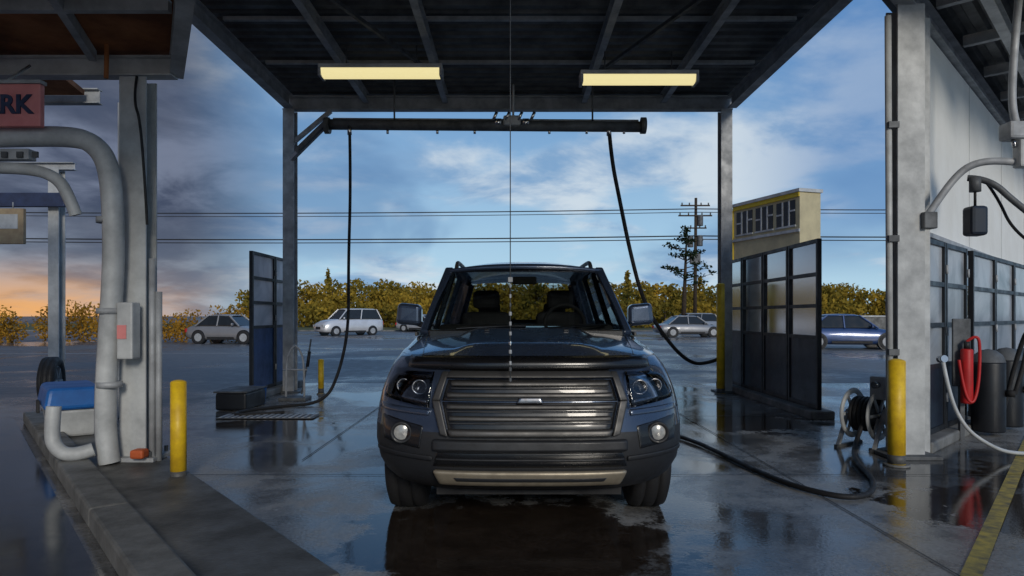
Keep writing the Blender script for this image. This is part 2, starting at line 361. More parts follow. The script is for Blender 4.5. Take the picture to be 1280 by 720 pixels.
# ---------------------------------------------------------------- glazed partitions
def glazed(name,p0,p1,h,n,rows,solid,mp,z0=.12,kerb=True):
    p0=Vector((*p0,0));p1=Vector((*p1,0)); L_=(p1-p0).length; e=empty(name,p0,math.atan2(p1.y-p0.y,p1.x-p0.x))
    if kerb: box('kerb',(-.1,-.16,0),(L_+.1,.16,z0-.003),M['kerb'],e,.02)
    w_=L_/n
    for i in range(n):
        a=i*w_+.012; b=(i+1)*w_-.012; t=.03
        box('stile',(a,-t,z0),(a+.055,t,h),M['frame'],e,.004); box('stile',(b-.055,-t,z0),(b,t,h),M['frame'],e,.004)
        zs_=[z0+.05+(h-z0-.05)*q for q in rows]
        box('rail',(a+.056,-t+.003,z0),(b-.056,t-.003,z0+.06),M['frame'],e)
        for q in zs_: box('rail',(a+.056,-t+.003,q-.05),(b-.056,t-.003,q),M['frame'],e)
        lo=z0+.06
        for j,q in enumerate(zs_):
            if j<solid: box('panel',(a+.056,-.012,lo),(b-.056,.012,q-.05),mp,e)
            else: mesh('glass',[(a+.056,0,lo),(b-.056,0,lo),(b-.056,0,q-.05),(a+.056,0,q-.05)],[(0,1,2,3)],M['frost'],e)
            lo=q
        for q in (z0+.35,h*.55,h-.3): cyl('hinge',(b+.012,-.035,q-.05),(b+.012,-.035,q+.05),.014,M['steel'],e,n=10)
    return e
glazed('glazed_partition',(4.12,9.15),(4.12,13.2),2.42,4,(.42,.61,.80,1.0),1,M['pdark'])
glazed('glazed_partition',(-4.28,11.2),(-4.28,13.4),2.45,2,(.46,.64,.82,1.0),1,M['pblue'])
glazed('glazed_partition',(4.15,7.0),(5.55,8.38),2.2,2,(.34,.56,.78,1.0),1,M['pdark'])
glazed('glazed_partition',(5.75,8.58),(9.6,12.4),2.2,4,(.34,.56,.78,1.0),1,M['pdark'])

def bollard(x,y,h,r,z0=0):
    e=empty('yellow_bollard',(x,y,z0))
    cyl('post',(0,0,.01),(0,0,h-r*.25),r,M['yel'],e,n=32)
    prof=[(h-r*.25,r),(h-r*.12,r*.93),(h-.02*r,r*.72),(h+r*.08,r*.4),(h+r*.1,0.001)]
    lathe('cap',prof,M['yel'],e,(0,0,0),'z')
    cyl('scuff_band',(0,0,.03),(0,0,.11),r*1.008,M['kerb2'],e,n=32)
    cyl('footing',(0,0,0.004),(0,0,.025),r*1.5,M['kerb'],e,bw=.008)
bollard(-2.74,5.62,.85,.062)
bollard(3.53,6.28,.98,.075)
bollard(3.66,12.0,1.95,.07); bollard(-4.6,12.2,.55,.07)
bollard(-3.35,12.0,.62,.05)

ws=empty('wand_stand',(-3.55,11.2,0))
box('base',(-.22,-.18,.005),(.22,.18,.06),M['steel_d'],ws,.01)
for dx in(-.15,.15): tube('leg',[(dx,0,.05),(dx,0,.5),(dx*.7,0,.82),(0,0,.9)],.018,M['steel'],ws)
tube('wand',[(.1,.02,.1),(.2,.0,.6),(.26,0,1.0)],.014,M['steel_d'],ws); cyl('grip',(.2,0,.55),(.235,0,.8),.026,M['black'],ws)
cyl('cross_bar',(-.2,0,.5),(.2,0,.5),.014,M['steel'],ws)
lathe('bucket',[(0,.001),(0,.13),(.26,.16),(.27,.165),(.26,.15),(.02,.12)],M['bluebin'],ws,(-.45,-.5,.01),'z')
fd=empty('floor_drain',(-3.3,9.3,.014))
box('frame',(-.65,-.2,0),(.65,.2,.004),M['steel_d'],fd)
for i in range(15): box('bar',(-.62+i*.085,-.17,.005),(-.58+i*.085,.17,.012),M['steel'],fd)
bx=empty('reflection_box',(-4.05,10.3,0));  # box added to stand in for a dark reflection on the floor
box('body',(-.25,-.4,.01),(.2,.4,.26),M['frame'],bx,.03); box('lid',(-.27,-.42,.262),(.22,.42,.29),M['steel_d'],bx,.01)

# ---------------------------------------------------------------- left island + structure
def prism(name,pts,z0,z1,m,parent=None,bw=0):
    n=len(pts); v=[(x,y,z0) for x,y in pts]+[(x,y,z1) for x,y in pts]
    o=mesh(name,v,[tuple(reversed(range(n))),tuple(range(n,2*n))]+[(i,(i+1)%n,n+(i+1)%n,n+i) for i in range(n)],m,parent)
    if bw: bev(o,bw)
    return o
isl=empty('kerbed_island')
ax=Vector((-4.23,5.22)).normalized(); nx=Vector((ax.y,-ax.x))
def ip(s,t): return (-4.18+ax.x*s+nx.x*t, 6.2+ax.y*s+nx.y*t)
for k in range(4):
    s0=-4.2+k*1.9; s1=s0+1.892
    prism('kerb_stone',[ip(s0,0),ip(s0,.24),ip(s1,.24),ip(s1,0)],0,.14,M['kerb'],isl,.02)
prism('infill',[ip(-4.19,.243),ip(-4.19,.86),ip(3.39,.86),ip(3.39,.243)],0,.07,M['kerb2'],isl,.01)

lc=empty('side_canopy')
px,py=-3.5,6.3
ibeam('column',(px+.06,py,.07),(px+.06,py,3.55),.24,.2,.018,M['steel_l'],lc)
box('base_plate',(px-.18,py-.2,.072),(px+.3,py+.2,.11),M['steel'],lc,.005)
for dx in(-.12,.24): 
    for dy in(-.15,.15): cyl('bolt',(px+dx,py+dy,.11),(px+dx,py+dy,.16),.018,M['steel_d'],lc,n=8,smooth=False)
ibeam('front_beam',(-9,6.28,3.66),(-3.1,6.28,3.66),.14,.18,.015,M['steel_l'],lc)
ibeam('edge_beam',(-3.12,6.36,3.68),(-1.6,3.5,3.68),.12,.18,.015,M['steel_l'],lc)
for x in(-6.8,-5.6,-4.7,-3.8): beam('joist',(x,6.2,3.74),(x+1.1,3.2,3.74),.06,.1,M['steel'],lc)
beam('joist',(-8,5.2,3.74),(-2.6,5.2,3.735),.06,.09,M['steel'],lc)
prism('soffit',[(-9,3.2),(-1.55,3.2),(-3.2,6.45),(-9,6.45)],3.80,3.86,M['rust'],lc)
prism('roof_sheet',[(-9.1,3.1),(-1.45,3.1),(-3.12,6.55),(-9.1,6.55)],3.863,3.95,M['steel_d'],lc)
prism('rear_soffit',[(-12,7.2),(-5.3,7.2),(-5.75,9.2),(-12,9.2)],4.35,4.42,M['rust'],lc)
ibeam('rear_beam',(-12,9.3,4.36),(-5.6,9.3,4.36),.12,.2,.015,M['steel'],lc)
ibeam('rear_post',(-5.25,9.3,0),(-5.25,9.3,4.26),.14,.14,.012,M['steel'],lc)
ibeam('rear_post',(-8.65,13.0,0),(-8.65,13.0,4.15),.2,.2,.015,M['steel_l'],lc)
ibeam('tie_beam',(-12,13.0,4.22),(-8.3,13.0,4.22),.14,.14,.012,M['steel'],lc)
beam('navy_fascia',(-13,12.8,3.55),(-8.35,12.8,3.55),.1,.26,M['navy'],lc,.01)
tube('cable',[(-3.4,6.2,3.55),(-3.38,6.1,3.3),(-3.30,6.1,3.1),(-3.28,6.15,2.2)],.012,M['black'],lc)
tube('downpipe',[(-3.62,6.1,3.5),(-3.60,6.1,3.9),(-3.66,6.1,4.3)],.02,M['rust'],lc)

wa=empty('wash_arch')
tube('main_pipe',[(-8,5.95,2.90),(-5,5.95,2.92),(-4.2,5.95,2.94),(-3.85,5.95,2.94),(-3.66,5.95,2.90),(-3.53,5.97,2.74),(-3.5,6.0,2.4),(-3.52,6.05,1.8),(-3.58,6.05,1.0),(-3.6,6.05,.45),(-3.58,6.05,.2),(-3.56,6.05,.08)],.088,M['steel_l'],wa,res=14)
tube('inner_pipe',[(-8,5.85,2.64),(-4.6,5.85,2.65),(-4.1,5.85,2.64),(-3.88,5.85,2.56),(-3.8,5.87,2.4),(-3.76,5.9,2.25)],.05,M['steel_l'],wa,res=14)
tube('drain_elbow',[(-3.95,5.9,.60),(-3.96,5.88,.4),(-3.92,5.86,.25),(-3.78,5.86,.17),(-3.64,5.95,.22)],.06,M['steel_l'],wa,res=14)
box('gear_rack',(-7,5.8,2.71),(-4.1,5.9,2.80),M['steel'],wa,.005)
for i in range(9): box('nozzle_block',(-5.1+i*.13,5.78,2.72),(-5.05+i*.13,5.798,2.77),M['steel_d'],wa)
for z in(1.4,2.2,.75): cyl('clamp',(-3.56,6.05,z),(-3.56,6.05,z+.05),.105,M['steel'],wa)
box('control_box',(-3.46,5.98,1.0),(-3.32,6.12,1.5),M['steel_l'],wa,.015)
box('warning_label',(-3.45,5.972,1.18),(-3.37,5.978,1.30),M['pink'],wa)
box('red_valve',(-3.36,6.0,.12),(-3.24,6.12,.20),M['orange'],wa,.02)
for i,x in enumerate((-3.26,-3.2)): cyl('riser_pipe',(x,6.2,.07),(x,6.2,1.9-.3*i),.028,M['steel'],wa)

sg=empty('red_sign',(-5,5.8,3.16))
box('board',(-1.0,-.03,-.18),(1.02,.03,.18),M['pink'],sg,.01)
box('rim_top',(-1.0,-.04,.181),(1.03,.04,.21),M['steel'],sg)
fc=bpy.data.curves.new('lettering','FONT'); fc.body='CAR PARK'; fc.size=.22; fc.extrude=.006; fc.align_x='RIGHT'; fc.materials.append(M['navy']); fc.offset=.006
fo=bpy.data.objects.new('lettering',fc); fo.location=(.96,-.038,-.07); fo.rotation_euler=(R(90),0,0); link(fo,sg)
for x in(-.7,.7): cyl('hanger',(x,0,.2),(x,.3,.45),.012,M['steel'],sg)
hs=empty('hanging_sign',(-9.7,12.75,3.05))
box('board',(-.9,-.04,-.33),(.62,.04,.33),M['tan'],hs,.01); box('panel',(-.8,-.05,-.05),(.52,-.042,.22),M['steel_l'],hs)
for x in(-.6,.4): cyl('hanger',(x,0,.33),(x,0,.45),.012,M['steel'],hs)

bn=empty('blue_storage_bin',(-5.0,7.75,.07),R(-52))
v=[(-.42,-.2,.0),(.42,-.2,0),(.42,.2,0),(-.42,.2,0),(-.48,-.25,.30),(.48,-.25,.30),(.48,.25,.30),(-.48,.25,.30)]
bev(mesh('tub',v,CF,M['steel_l'],bn),.03)
v=[(-.52,-.29,.302),(.52,-.29,.302),(.52,.29,.302),(-.52,.29,.302),(-.49,-.25,.54),(.49,-.25,.54),(.49,.25,.54),(-.49,.25,.54)]
bev(mesh('lid',v,CF,M['bluebin'],bn),.05,3)
box('latch',(-.06,-.32,.24),(.06,-.292,.38),M['black'],bn,.005)

def wheel(parent,c,r,wd,side,rimr=.62,spokes=6,rm=None):
    p=[(-wd/2*.8,r*rimr),(-wd/2,r*.72),(-wd/2*1.03,r*.85),(-wd/2*.9,r*.965),(-wd/2*.6,r),(-wd*.2,r),(-wd*.19,r*.975),(-wd*.15,r*.975),(-wd*.14,r),(wd*.14,r),(wd*.15,r*.975),(wd*.19,r*.975),(wd*.2,r),(wd/2*.6,r),(wd/2*.9,r*.965),(wd/2*1.03,r*.85),(wd/2,r*.72),(wd/2*.8,r*rimr)]
    lathe('tyre',p,M['black'],parent,c,'x',48)
    rm=rm or M['steel']
    s=side
    lathe('rim',[(s*wd*.38,r*rimr),(s*wd*.40,r*rimr*.96),(s*wd*.1,r*rimr*.9),(-s*wd*.3,r*rimr*.9),(-s*wd*.38,r*rimr)],rm,parent,c,'x',40)
    cyl('hub',(c[0]+s*wd*.12,c[1],c[2]),(c[0]+s*wd*.36,c[1],c[2]),r*.17,rm,parent)
    for i in range(spokes):
        a=2*math.pi*i/spokes
        beam('spoke',(c[0]+s*wd*.3,c[1]+math.cos(a)*r*.12,c[2]+math.sin(a)*r*.12),(c[0]+s*wd*.33,c[1]+math.cos(a)*r*rimr*.93,c[2]+math.sin(a)*r*rimr*.93),.05,.03,rm,parent,.006)
    cyl('brake_disc',(c[0],c[1],c[2]),(c[0]+s*.03,c[1],c[2]),r*.45,M['steel_d'],parent)
tr=empty('spare_tyre',(-7.0,10.4,.38),R(20)); wheel(tr,(0,0,0),.38,.22,1)

# ---------------------------------------------------------------- right canopy
rc=empty('angled_canopy')
D=Vector((5.5,5.9,0)).normalized(); Q=Vector((D.y,-D.x,0))
def rp(s,t,z): 
    p=Vector((3.9,6.72,0))+D*s+Q*t; return (p.x,p.y,z)
ibeam('column',(3.86,6.72,0),(3.86,6.72,4.4),.26,.22,.018,M['steel_l'],rc)
beam('conduit',(4.12,6.85,0),(4.12,6.85,4.35),.09,.09,M['steel_l'],rc,.01)
cyl('pipe',(3.68,6.66,.2),(3.66,6.66,4.3),.03,M['steel_l'],rc)
box('base_plate',(3.62,6.5,.005),(4.1,6.95,.04),M['steel_d'],rc,.005)
for z in (1.0,2.1,3.2): box('clamp',(3.64,6.60,z),(3.74,6.64,z+.06),M['steel_d'],rc)
ibeam('eave_beam',rp(-.9,0,4.5),rp(9,0,4.5),.16,.22,.015,M['steel'],rc)
ibeam('inner_beam',rp(-.6,.55,4.58),rp(9,.55,4.58),.10,.14,.012,M['steel_l'],rc)
beam('gutter',rp(-.9,-.18,4.62),rp(9,-.18,4.62),.14,.12,M['steel_d'],rc,.01)
for s in(.7,2.1,3.5,4.9,6.3): beam('rafter',rp(s,.1,4.66),rp(s,1.95,4.66),.08,.12,M['steel'],rc)
v=[];f=[];cnt=0; t=-.25
while t<2.0:
    for a,h in prof: 
        v+=[rp(-.9,t+a,4.76+h),rp(9.2,t+a,4.76+h)]; cnt+=1
    t+=.24
f=[(2*i,2*i+1,2*i+3,2*i+2) for i in range(cnt-1)]
mesh('corrugated_deck',v,f,M['deck'],rc).modifiers.new('s','SOLIDIFY').thickness=.004
ibeam('far_column',rp(8.4,0,0),rp(8.4,0,4.4),.2,.2,.015,M['steel'],rc)
a0=rp(.35,-.02,0)
ww=empty('white_wall',(a0[0],a0[1],0),math.atan2(D.y,D.x))
box('panel',(0,-.03,2.26),(7.95,.05,4.37),M['white'],ww)
for i in (2,4): box('seam',(i*1.32,-.034,2.27),(i*1.32+.010,-.031,4.36),M['steel_l'],ww)
box('sill',(0,-.07,2.205),(7.95,.07,2.257),M['steel'],ww,.005)
e=empty('ceiling_light',rp(.75,1.3,4.5),math.atan2(D.y,D.x)+R(-47))
box('housing',(-.6,-.12,.06),(.6,.12,.12),M['steel_l'],e,.01); box('diffuser',(-.57,-.1,-.02),(.57,.1,.058),M['lamp'],e,.02)
ba=empty('boom_arm')
tube('arm',[(3.98,6.6,2.30),(4.12,6.62,2.50),(4.3,6.6,2.75),(4.42,6.55,2.84),(4.6,6.5,2.86),(4.78,6.5,2.84)],.034,M['steel'],ba)
tube('upper_arm',[(4.36,6.55,2.70),(4.5,6.45,2.68),(4.7,6.35,2.4),(5.2,6.3,2.0)],.03,M['steel_d'],ba)
box('bracket',(3.95,6.55,2.22),(4.08,6.66,2.38),M['steel_d'],ba,.01)
cyl('hook_rod',(4.40,6.5,2.64),(4.40,6.5,2.42),.012,M['black'],ba)
cyl('swivel',(4.40,6.5,2.56),(4.40,6.5,2.70),.05,M['steel_d'],ba)
box('motor_box',(4.32,6.42,2.14),(4.48,6.58,2.42),M['pdark'],ba,.03)
tube('feed_hose',[(4.5,6.5,2.66),(4.62,6.5,2.5),(4.75,6.5,2.2),(5.2,6.6,1.95),(5.6,6.8,1.9)],.014,M['black'],ba)
hd=empty('overhead_spray_head',(4.82,6.5,0))
tube('drop_pipe',[(0,0,4.45),(-.08,0,3.6),(-.05,0,3.2),(.1,0,3.0),(.2,-.02,2.88)],.035,M['steel'],hd)
box('head',(-.14,-.08,3.05),(.24,.10,3.22),M['steel'],hd,.03); box('hinge_plate',(-.06,-.1,2.78),(.10,.02,3.04),M['steel_l'],hd,.02)
for x in(-.08,.02,.12): cyl('nozzle',(x,-.03,3.05),(x,-.05,2.97),.02,M['chrome'],hd,n=12)
hr=empty('hose_reel',(3.70,7.15,0),R(35),.85)
for y in(-.16,.16):
    lathe('flange',[(y-.01,.24),(y-.02,.28),(y,.31),(y+.02,.28),(y+.01,.24),(y-.01,.24)],M['steel_l'],hr,(0,0,.42),'y',36)
    for i in range(6):
        a=i*math.pi/3; beam('flange_spoke',(math.cos(a)*.05,y,.42+math.sin(a)*.05),(math.cos(a)*.26,y,.42+math.sin(a)*.26),.02,.035,M['steel_l'],hr)
cyl('drum',(0,-.15,.42),(0,.15,.42),.12,M['steel_d'],hr)
for i in range(5): lathe('hose_wrap',[( -.12+i*.055+.026*math.cos(a),.19+.026*math.sin(a)) for a in [q*math.pi/4 for q in range(9)]],M['black'],hr,(0,0,.42),'y',30)
for y in(-.22,.22): 
    beam('stand',(-.25,y,.01),(0,y,.45),.04,.04,M['steel'],hr); beam('stand',(.25,y,.01),(0,y,.45),.04,.04,M['steel'],hr); beam('foot',(-.3,y,.02),(.3,y,.02),.04,.04,M['steel_d'],hr)
cyl('axle',(0,-.26,.42),(0,.26,.42),.025,M['chrome'],hr); cyl('motor',(0,-.36,.42),(0,-.24,.42),.11,M['steel_l'],hr,bw=.01)
box('gearbox',(-.12,-.3,.62),(.12,-.1,.9),M['steel'],hr,.02); cyl('inlet',(-.2,-.2,.8),(-.12,-.2,.8),.04,M['chrome'],hr)
rh=empty('vacuum_hose')
tube('hose',[(4.25,6.75,.95),(4.22,6.6,.6),(4.3,6.5,.32),(4.5,6.5,.17),(4.8,6.6,.05),(5.3,6.7,.04),(6.0,6.8,.04)],.018,M['steel_l'],rh)
cyl('wall_coupling',(4.25,6.8,.95),(4.25,6.72,.96),.035,M['chrome'],rh)
rv=empty('red_spray_gun_holder',(4.98,7.55,0))
box('backplate',(-.1,.02,.6),(.1,.05,1.35),M['steel_d'],rv,.01)
cyl('canister',(0,-.06,.42),(0,-.06,1.02),.06,M['red'],rv,bw=.02); cyl('neck',(0,-.06,1.02),(0,-.06,1.1),.03,M['black'],rv)
tube('red_hose',[(0,-.06,1.1),(.08,-.12,1.2),(.12,-.1,1.0),(.1,-.1,.6),(.02,-.12,.4),(-.06,-.1,.55),(-.1,-.08,.9)],.016,M['red'],rv)
beam('bracket_leg',(0,.03,.0),(0,.03,.6),.05,.04,M['steel_d'],rv)
for k,(x,y) in enumerate(((5.5,7.9),(6.0,8.3))):
    vm=empty('vacuum_unit',(x,y,0),R(45))
    cyl('canister',(0,0,.05),(0,0,.85),.17,M['frame'],vm,bw=.02); lathe('dome',[(.85,.17),(.93,.14),(.98,.08),(1.0,.001)],M['steel_d'],vm,(0,0,0),'z')
    cyl('inlet',(0,-.17,.5),(0,-.26,.5),.04,M['black'],vm)
    tube('hose',[(0,-.25,.5),(.05,-.35,.9),(.2,-.35,1.3),(.28,-.2,.8),(.3,-.1,.3)],.025,M['black'],vm)

# ---------------------------------------------------------------- hero vehicle
P={}
P['paint']=mat('dark_blue_grey_car_paint',(.055,.08,.13),(.045,.065,.11),.22,.55,3,.03,90,coat=1)
P['clad']=mat('dark_bumper_plastic',(.022,.024,.028),(.014,.015,.018),.42,0,8,.05,120,coat=.1)
P['gblack']=mat('gloss_black',(.008,.008,.009),None,.2,coat=.4)
P['slat']=mat('satin_grey_trim',(.13,.125,.12),(.085,.083,.08),.38,.7,6)
P['skid']=mat('skid_plate_aluminium',(.46,.40,.30),(.28,.24,.18),.4,.5,6)
P['glass']=glassmat('tinted_glass',(.58,.62,.62),1.5,.01)
P['lens']=glassmat('clear_lens',(.8,.82,.85),1.4,.02)
P['int']=mat('interior_trim',(.03,.03,.032),None,.7)
P['foglens']=mat('fog_lamp_lens',(.55,.55,.52),(.3,.3,.3),.15,.2,30)
P['refl']=mat('lamp_reflector',(.30,.31,.33),(.12,.12,.13),.18,.9,30)
P['amber']=mat('amber_lens',(.4,.13,.02),None,.2)
sv=empty('suv',(.11,4.15,0))
def ilerp(tab,x):
    if x<=tab[0][0]: return tab[0][1:]
    for a,b in zip(tab,tab[1:]):
        if x<=b[0]:
            k=(x-a[0])/(b[0]-a[0]); return tuple(p+(q-p)*k for p,q in zip(a[1:],b[1:]))
    return tab[-1][1:]
SH=[(0,1.045),(.3,1.085),(.8,1.155),(1.3,1.215),(2,1.24),(4.8,1.25)]
LV=[(0,.17,.85),(.05,.09,.91),(.12,.045,.96),(.22,.015,1.0),(.36,0,1.02),(.5,.01,1.02),(.62,.03,1.01),(.74,.05,.99),(.85,.065,.955),(.93,.085,.925),(1.0,.13,.875)]
Z0=.28; DC=.56; NP=2.8; LEN=4.75
def ring(t):
    yc,wd=ilerp(LV,t); pts=[]
    for s in [0,.08,.16,.25,.34,.43,.52,.6,.67,.74,.8,.85,.9,.94,.97,.99,1.0]:
        pts.append((wd*s,yc+DC*(1-(1-s**NP)**(1/NP))))
    yy=.85
    while yy<4.5:
        fl=.035*math.exp(-((yy-.87)/.5)**4)+.035*math.exp(-((yy-3.67)/.5)**4)
        env=max(0,1-abs(t-.5)/.5)**.5
        pts.append((wd+fl*env-.01,yy)); yy+=.12
    for s in [1,.97,.9,.75,.5,.25,0]:
        pts.append((wd*s, LEN-.17*(1-(1-s**3)**(1/3))*1.0-(.08*t)))
    return pts
def shz(y): return ilerp(SH,y)[0]
v=[];f=[];fm=[]
ts=[a[0] for a in LV]; rings=[]
for t in ts:
    hp=ring(t); n=len(hp); idx=[]
    full=[(x,y) for x,y in hp]+[(-x,y) for x,y in reversed(hp[1:-1])]
    for x,y in full:
        z=Z0+(shz(y)-Z0)*t
        if t<.2 and y>.8: z=max(z,Z0+.06)
        idx.append(len(v)); v.append((x,y,z))
    rings.append(idx)
m_=len(rings[0])
for li in range(len(rings)-1):
    a,b=rings[li],rings[li+1]
    for i in range(m_):
        j=(i+1)%m_; f.append((a[i],a[j],b[j],b[i])); fm.append(1 if ts[li+1]<=.50 else 0)
f.append(tuple(reversed(rings[0]))); fm.append(1)
hp=ring(1.0); n=len(hp); cols=24; top=rings[-1]
def sst(a,b,x):
    k=min(1,max(0,(x-a)/(b-a))); return k*k*(3-2*k)
def capz(s,x,y):
    c=.055*min(1,max(0,(y-.13)/.35))
    z=shz(y)+c*(1-abs(s)**3.5)
    if y<1.35: z+=.028*(1-sst(.40,.48,abs(x)))*sst(.2,.5,y)
    return z
rows=[]
for k,(x,y) in enumerate(hp):
    if k==0 or k==n-1: rows.append([top[0] if k==0 else top[n-1]]*(cols+1)); continue
    r=[]
    for c in range(cols+1):
        s=-1+2*c/cols
        if c==0: r.append(top[m_-k])
        elif c==cols: r.append(top[k])
        else: r.append(len(v)); v.append((x*s,y,capz(s,x*s,y)))
    rows.append(r)
for a,b in zip(rows,rows[1:]):
    for c in range(cols):
        q=[]
        for i in (a[c],b[c],b[c+1],a[c+1]):
            if i not in q: q.append(i)
        if len(q)>2: f.append(tuple(q)); fm.append(0)
body=mesh('body_shell',v,f,[P['paint'],P['clad']],sv,True)
for p_,k in zip(body.data.polygons,fm): p_.material_index=k
import bmesh
bm=bmesh.new(); bm.from_mesh(body.data); bmesh.ops.recalc_face_normals(bm,faces=bm.faces); bm.to_mesh(body.data); bm.free()
cut=[]
for yw in(.87,3.67):
    for s in(-1,1):
        c=cyl('wheel_well_cutter',(s*.60,yw,.40),(s*1.25,yw,.40),.47,P['clad'],None,n=40); c.location=sv.location
        cut.append(c)
bpy.context.view_layer.update()
for c in cut:
    md=body.modifiers.new('cut','BOOLEAN'); md.object=c; md.operation='DIFFERENCE'; md.solver='EXACT'
bpy.context.view_layer.update()
dg=bpy.context.evaluated_depsgraph_get()
nm=bpy.data.meshes.new_from_object(body.evaluated_get(dg)); body.modifiers.clear(); body.data=nm
for c in cut: bpy.data.objects.remove(c)
def fy(x,z):
    t=(z-Z0)/(1.05-Z0); yc,wd=ilerp(LV,max(0,min(1,t))); s=min(.997,abs(x)/wd)
    return yc+DC*(1-(1-s**NP)**(1/NP))
def patch(name,c,m,off=.004,th=.03,nu=20,nv=4,curve=0,bw=.006,par=None):
    v=[];f=[]
    for lay,o_ in((0,-off),(1,th-off)):
        for j in range(nv+1):
            vv=j/nv
            for i in range(nu+1):
                u=i/nu
                x=(c[0][0]*(1-u)+c[1][0]*u)*(1-vv)+(c[3][0]*(1-u)+c[2][0]*u)*vv
                z=(c[0][1]*(1-u)+c[1][1]*u)*(1-vv)+(c[3][1]*(1-u)+c[2][1]*u)*vv+curve*4*u*(1-u)
                v.append((x,fy(x,z)+o_,z))
    W=nu+1;H=(nu+1)*(nv+1)
    for j in range(nv):
        for i in range(nu):
            a=j*W+i; f.append((a,a+1,a+W+1,a+W)); f.append((H+a,H+a+W,H+a+W+1,H+a+1))
    for i in range(nu):
        f.append((i,H+i,H+i+1,i+1)); a=nv*W+i; f.append((a,a+1,H+a+1,H+a))
    for j in range(nv):
        a=j*W; f.append((a,a+W,H+a+W,H+a)); a=j*W+nu; f.append((a,H+a,H+a+W,a+W))
    o=mesh(name,v,f,m,par or sv)
    if bw: bev(o,bw,2)
    for q in o.data.polygons: q.use_smooth=True
    return o
# grille
patch('grille_recess',[(-.50,.66),(.50,.66),(.545,.85),(-.545,.85)],P['gblack'],.004,.03)
patch('grille_recess',[(-.545,.852),(.545,.852),(.50,1.025),(-.50,1.025)],P['gblack'],.004,.03)
for z,hw,h in((.962,.49,.030),(.892,.515,.030),(.822,.515,.030),(.752,.50,.030)):
    patch('grille_slat',[(-hw,z-h/2),(hw,z-h/2),(hw,z+h/2),(-hw,z+h/2)],P['slat'],.03,.05,30,1,bw=.01)
    patch('grille_slat_lower',[(-hw,z-h/2-.018),(hw,z-h/2-.018),(hw,z-h/2-.008),(-hw,z-h/2-.008)],P['clad'],.02,.03,30,1,bw=.002)
patch('grille_frame_top',[(-.53,.998),(.53,.998),(.50,1.038),(-.50,1.038)],P['slat'],.045,.055,30,2,bw=.012)
patch('grille_frame_bottom',[(-.49,.645),(.49,.645),(.51,.69),(-.51,.69)],P['slat'],.045,.055,30,2,bw=.012)
for s in(-1,1):
    a=[(s*.50,.645),(s*.55,.66),(s*.605,.86),(s*.555,.86)]; b=[(s*.555,.8605),(s*.605,.8605),(s*.545,1.033),(s*.505,1.033)]
    if s<0: a=[a[1],a[0],a[3],a[2]]; b=[b[1],b[0],b[3],b[2]]
    patch('grille_frame_side',a,P['slat'],.042,.05,4,6); patch('grille_frame_side',b,P['slat'],.042,.05,4,6)
patch('emblem_bar',[(-.085,.845),(.085,.845),(.065,.885),(-.065,.885)],P['refl'],.04,.02,8,1,bw=.008)
# hood deflector
v=[];f=[];nn=40
for i in range(nn+1):
    x=-.78+1.56*i/nn
    yy=fy(x,1.03)
    for dy,dz in((-.012,1.040),(-.03,1.06),(-.015,1.105),(.03,1.13),(.045,1.12),(.03,1.05)): v.append((x*(1 if dz<1.1 else .985),yy+dy,dz))
for i in range(nn):
    for k in range(6): f.append((i*6+k,(i+1)*6+k,(i+1)*6+(k+1)%6,i*6+(k+1)%6))
f+= [tuple(range(6)),tuple(reversed(range(nn*6,nn*6+6)))]
mesh('hood_deflector',v,f,P['gblack'],sv,True)
for s in(-1,1):
    def q(c):
        c=[(s*x,z) for x,z in c]
        return [c[1],c[0],c[3],c[2]] if s<0 else c
    patch('headlight_housing',q([(.625,.82),(.935,.87),(.925,1.02),(.60,1.025)]),P['gblack'],.012,.04,14,6)
    patch('headlight_chrome_strip',q([(.645,.838),(.91,.882),(.915,.90),(.645,.86)]),P['refl'],.018,.02,12,1)
    patch('headlight_brow',q([(.62,.995),(.91,.995),(.915,1.01),(.61,1.012)]),P['refl'],.018,.02,12,1)
    patch('turn_lens',q([(.87,.925),(.91,.93),(.915,.985),(.875,.98)]),P['amber'],.02,.02,4,2)
    for x,z,r in((.69,.935,.048),(.80,.94,.044)):
        y=fy(s*x,z)
        lathe('projector',[(-.03,r),(-.035,r*.9),(-.015,r*.75),(-.012,.001)],P['refl'],sv,(s*x,y,z),'y',24)
    patch('headlight_lens',q([(.62,.815),(.94,.865),(.93,1.028),(.595,1.032)]),P['lens'],.045,.006,14,6,bw=0)
    patch('fog_pocket',q([(.68,.56),(.93,.60),(.95,.76),(.66,.70)]),P['gblack'],.006,.03,12,5)
    y=fy(s*.80,.655)
    lathe('fog_bezel',[(.02,.065),(-.035,.068),(-.04,.058),(-.02,.045)],P['clad'],sv,(s*.80,y,.655),'y',30)
    lathe('fog_lens',[(-.02,.050),(-.028,.032),(-.03,.001)],P['foglens'],sv,(s*.80,y,.655),'y',24)
    patch('bumper_corner_trim',q([(.60,.49),(.98,.52),(.985,.55),(.60,.52)]),P['clad'],.02,.04,14,2)
    patch('upper_bumper_corner',q([(.625,.765),(.975,.785),(.98,.825),(.62,.80)]),P['paint'],.022,.04,14,2)
patch('bumper_bar',[(-.60,.555),(.60,.555),(.60,.625),(-.60,.625)],P['clad'],.035,.05,30,4,bw=.015)
patch('lower_intake',[(-.60,.455),(.60,.455),(.57,.545),(-.57,.545)],P['gblack'],.006,.03,30,3)
patch('intake_bar',[(-.58,.495),(.58,.495),(.58,.51),(-.58,.51)],P['clad'],.02,.03,30,1)
patch('skid_bar',[(-.56,.335),(.56,.335),(.60,.435),(-.60,.435)],P['skid'],.05,.06,30,4,bw=.018)
patch('skid_slot',[(-.45,.37),(.45,.37),(.47,.395),(-.47,.395)],P['clad'],.054,.01,30,1)
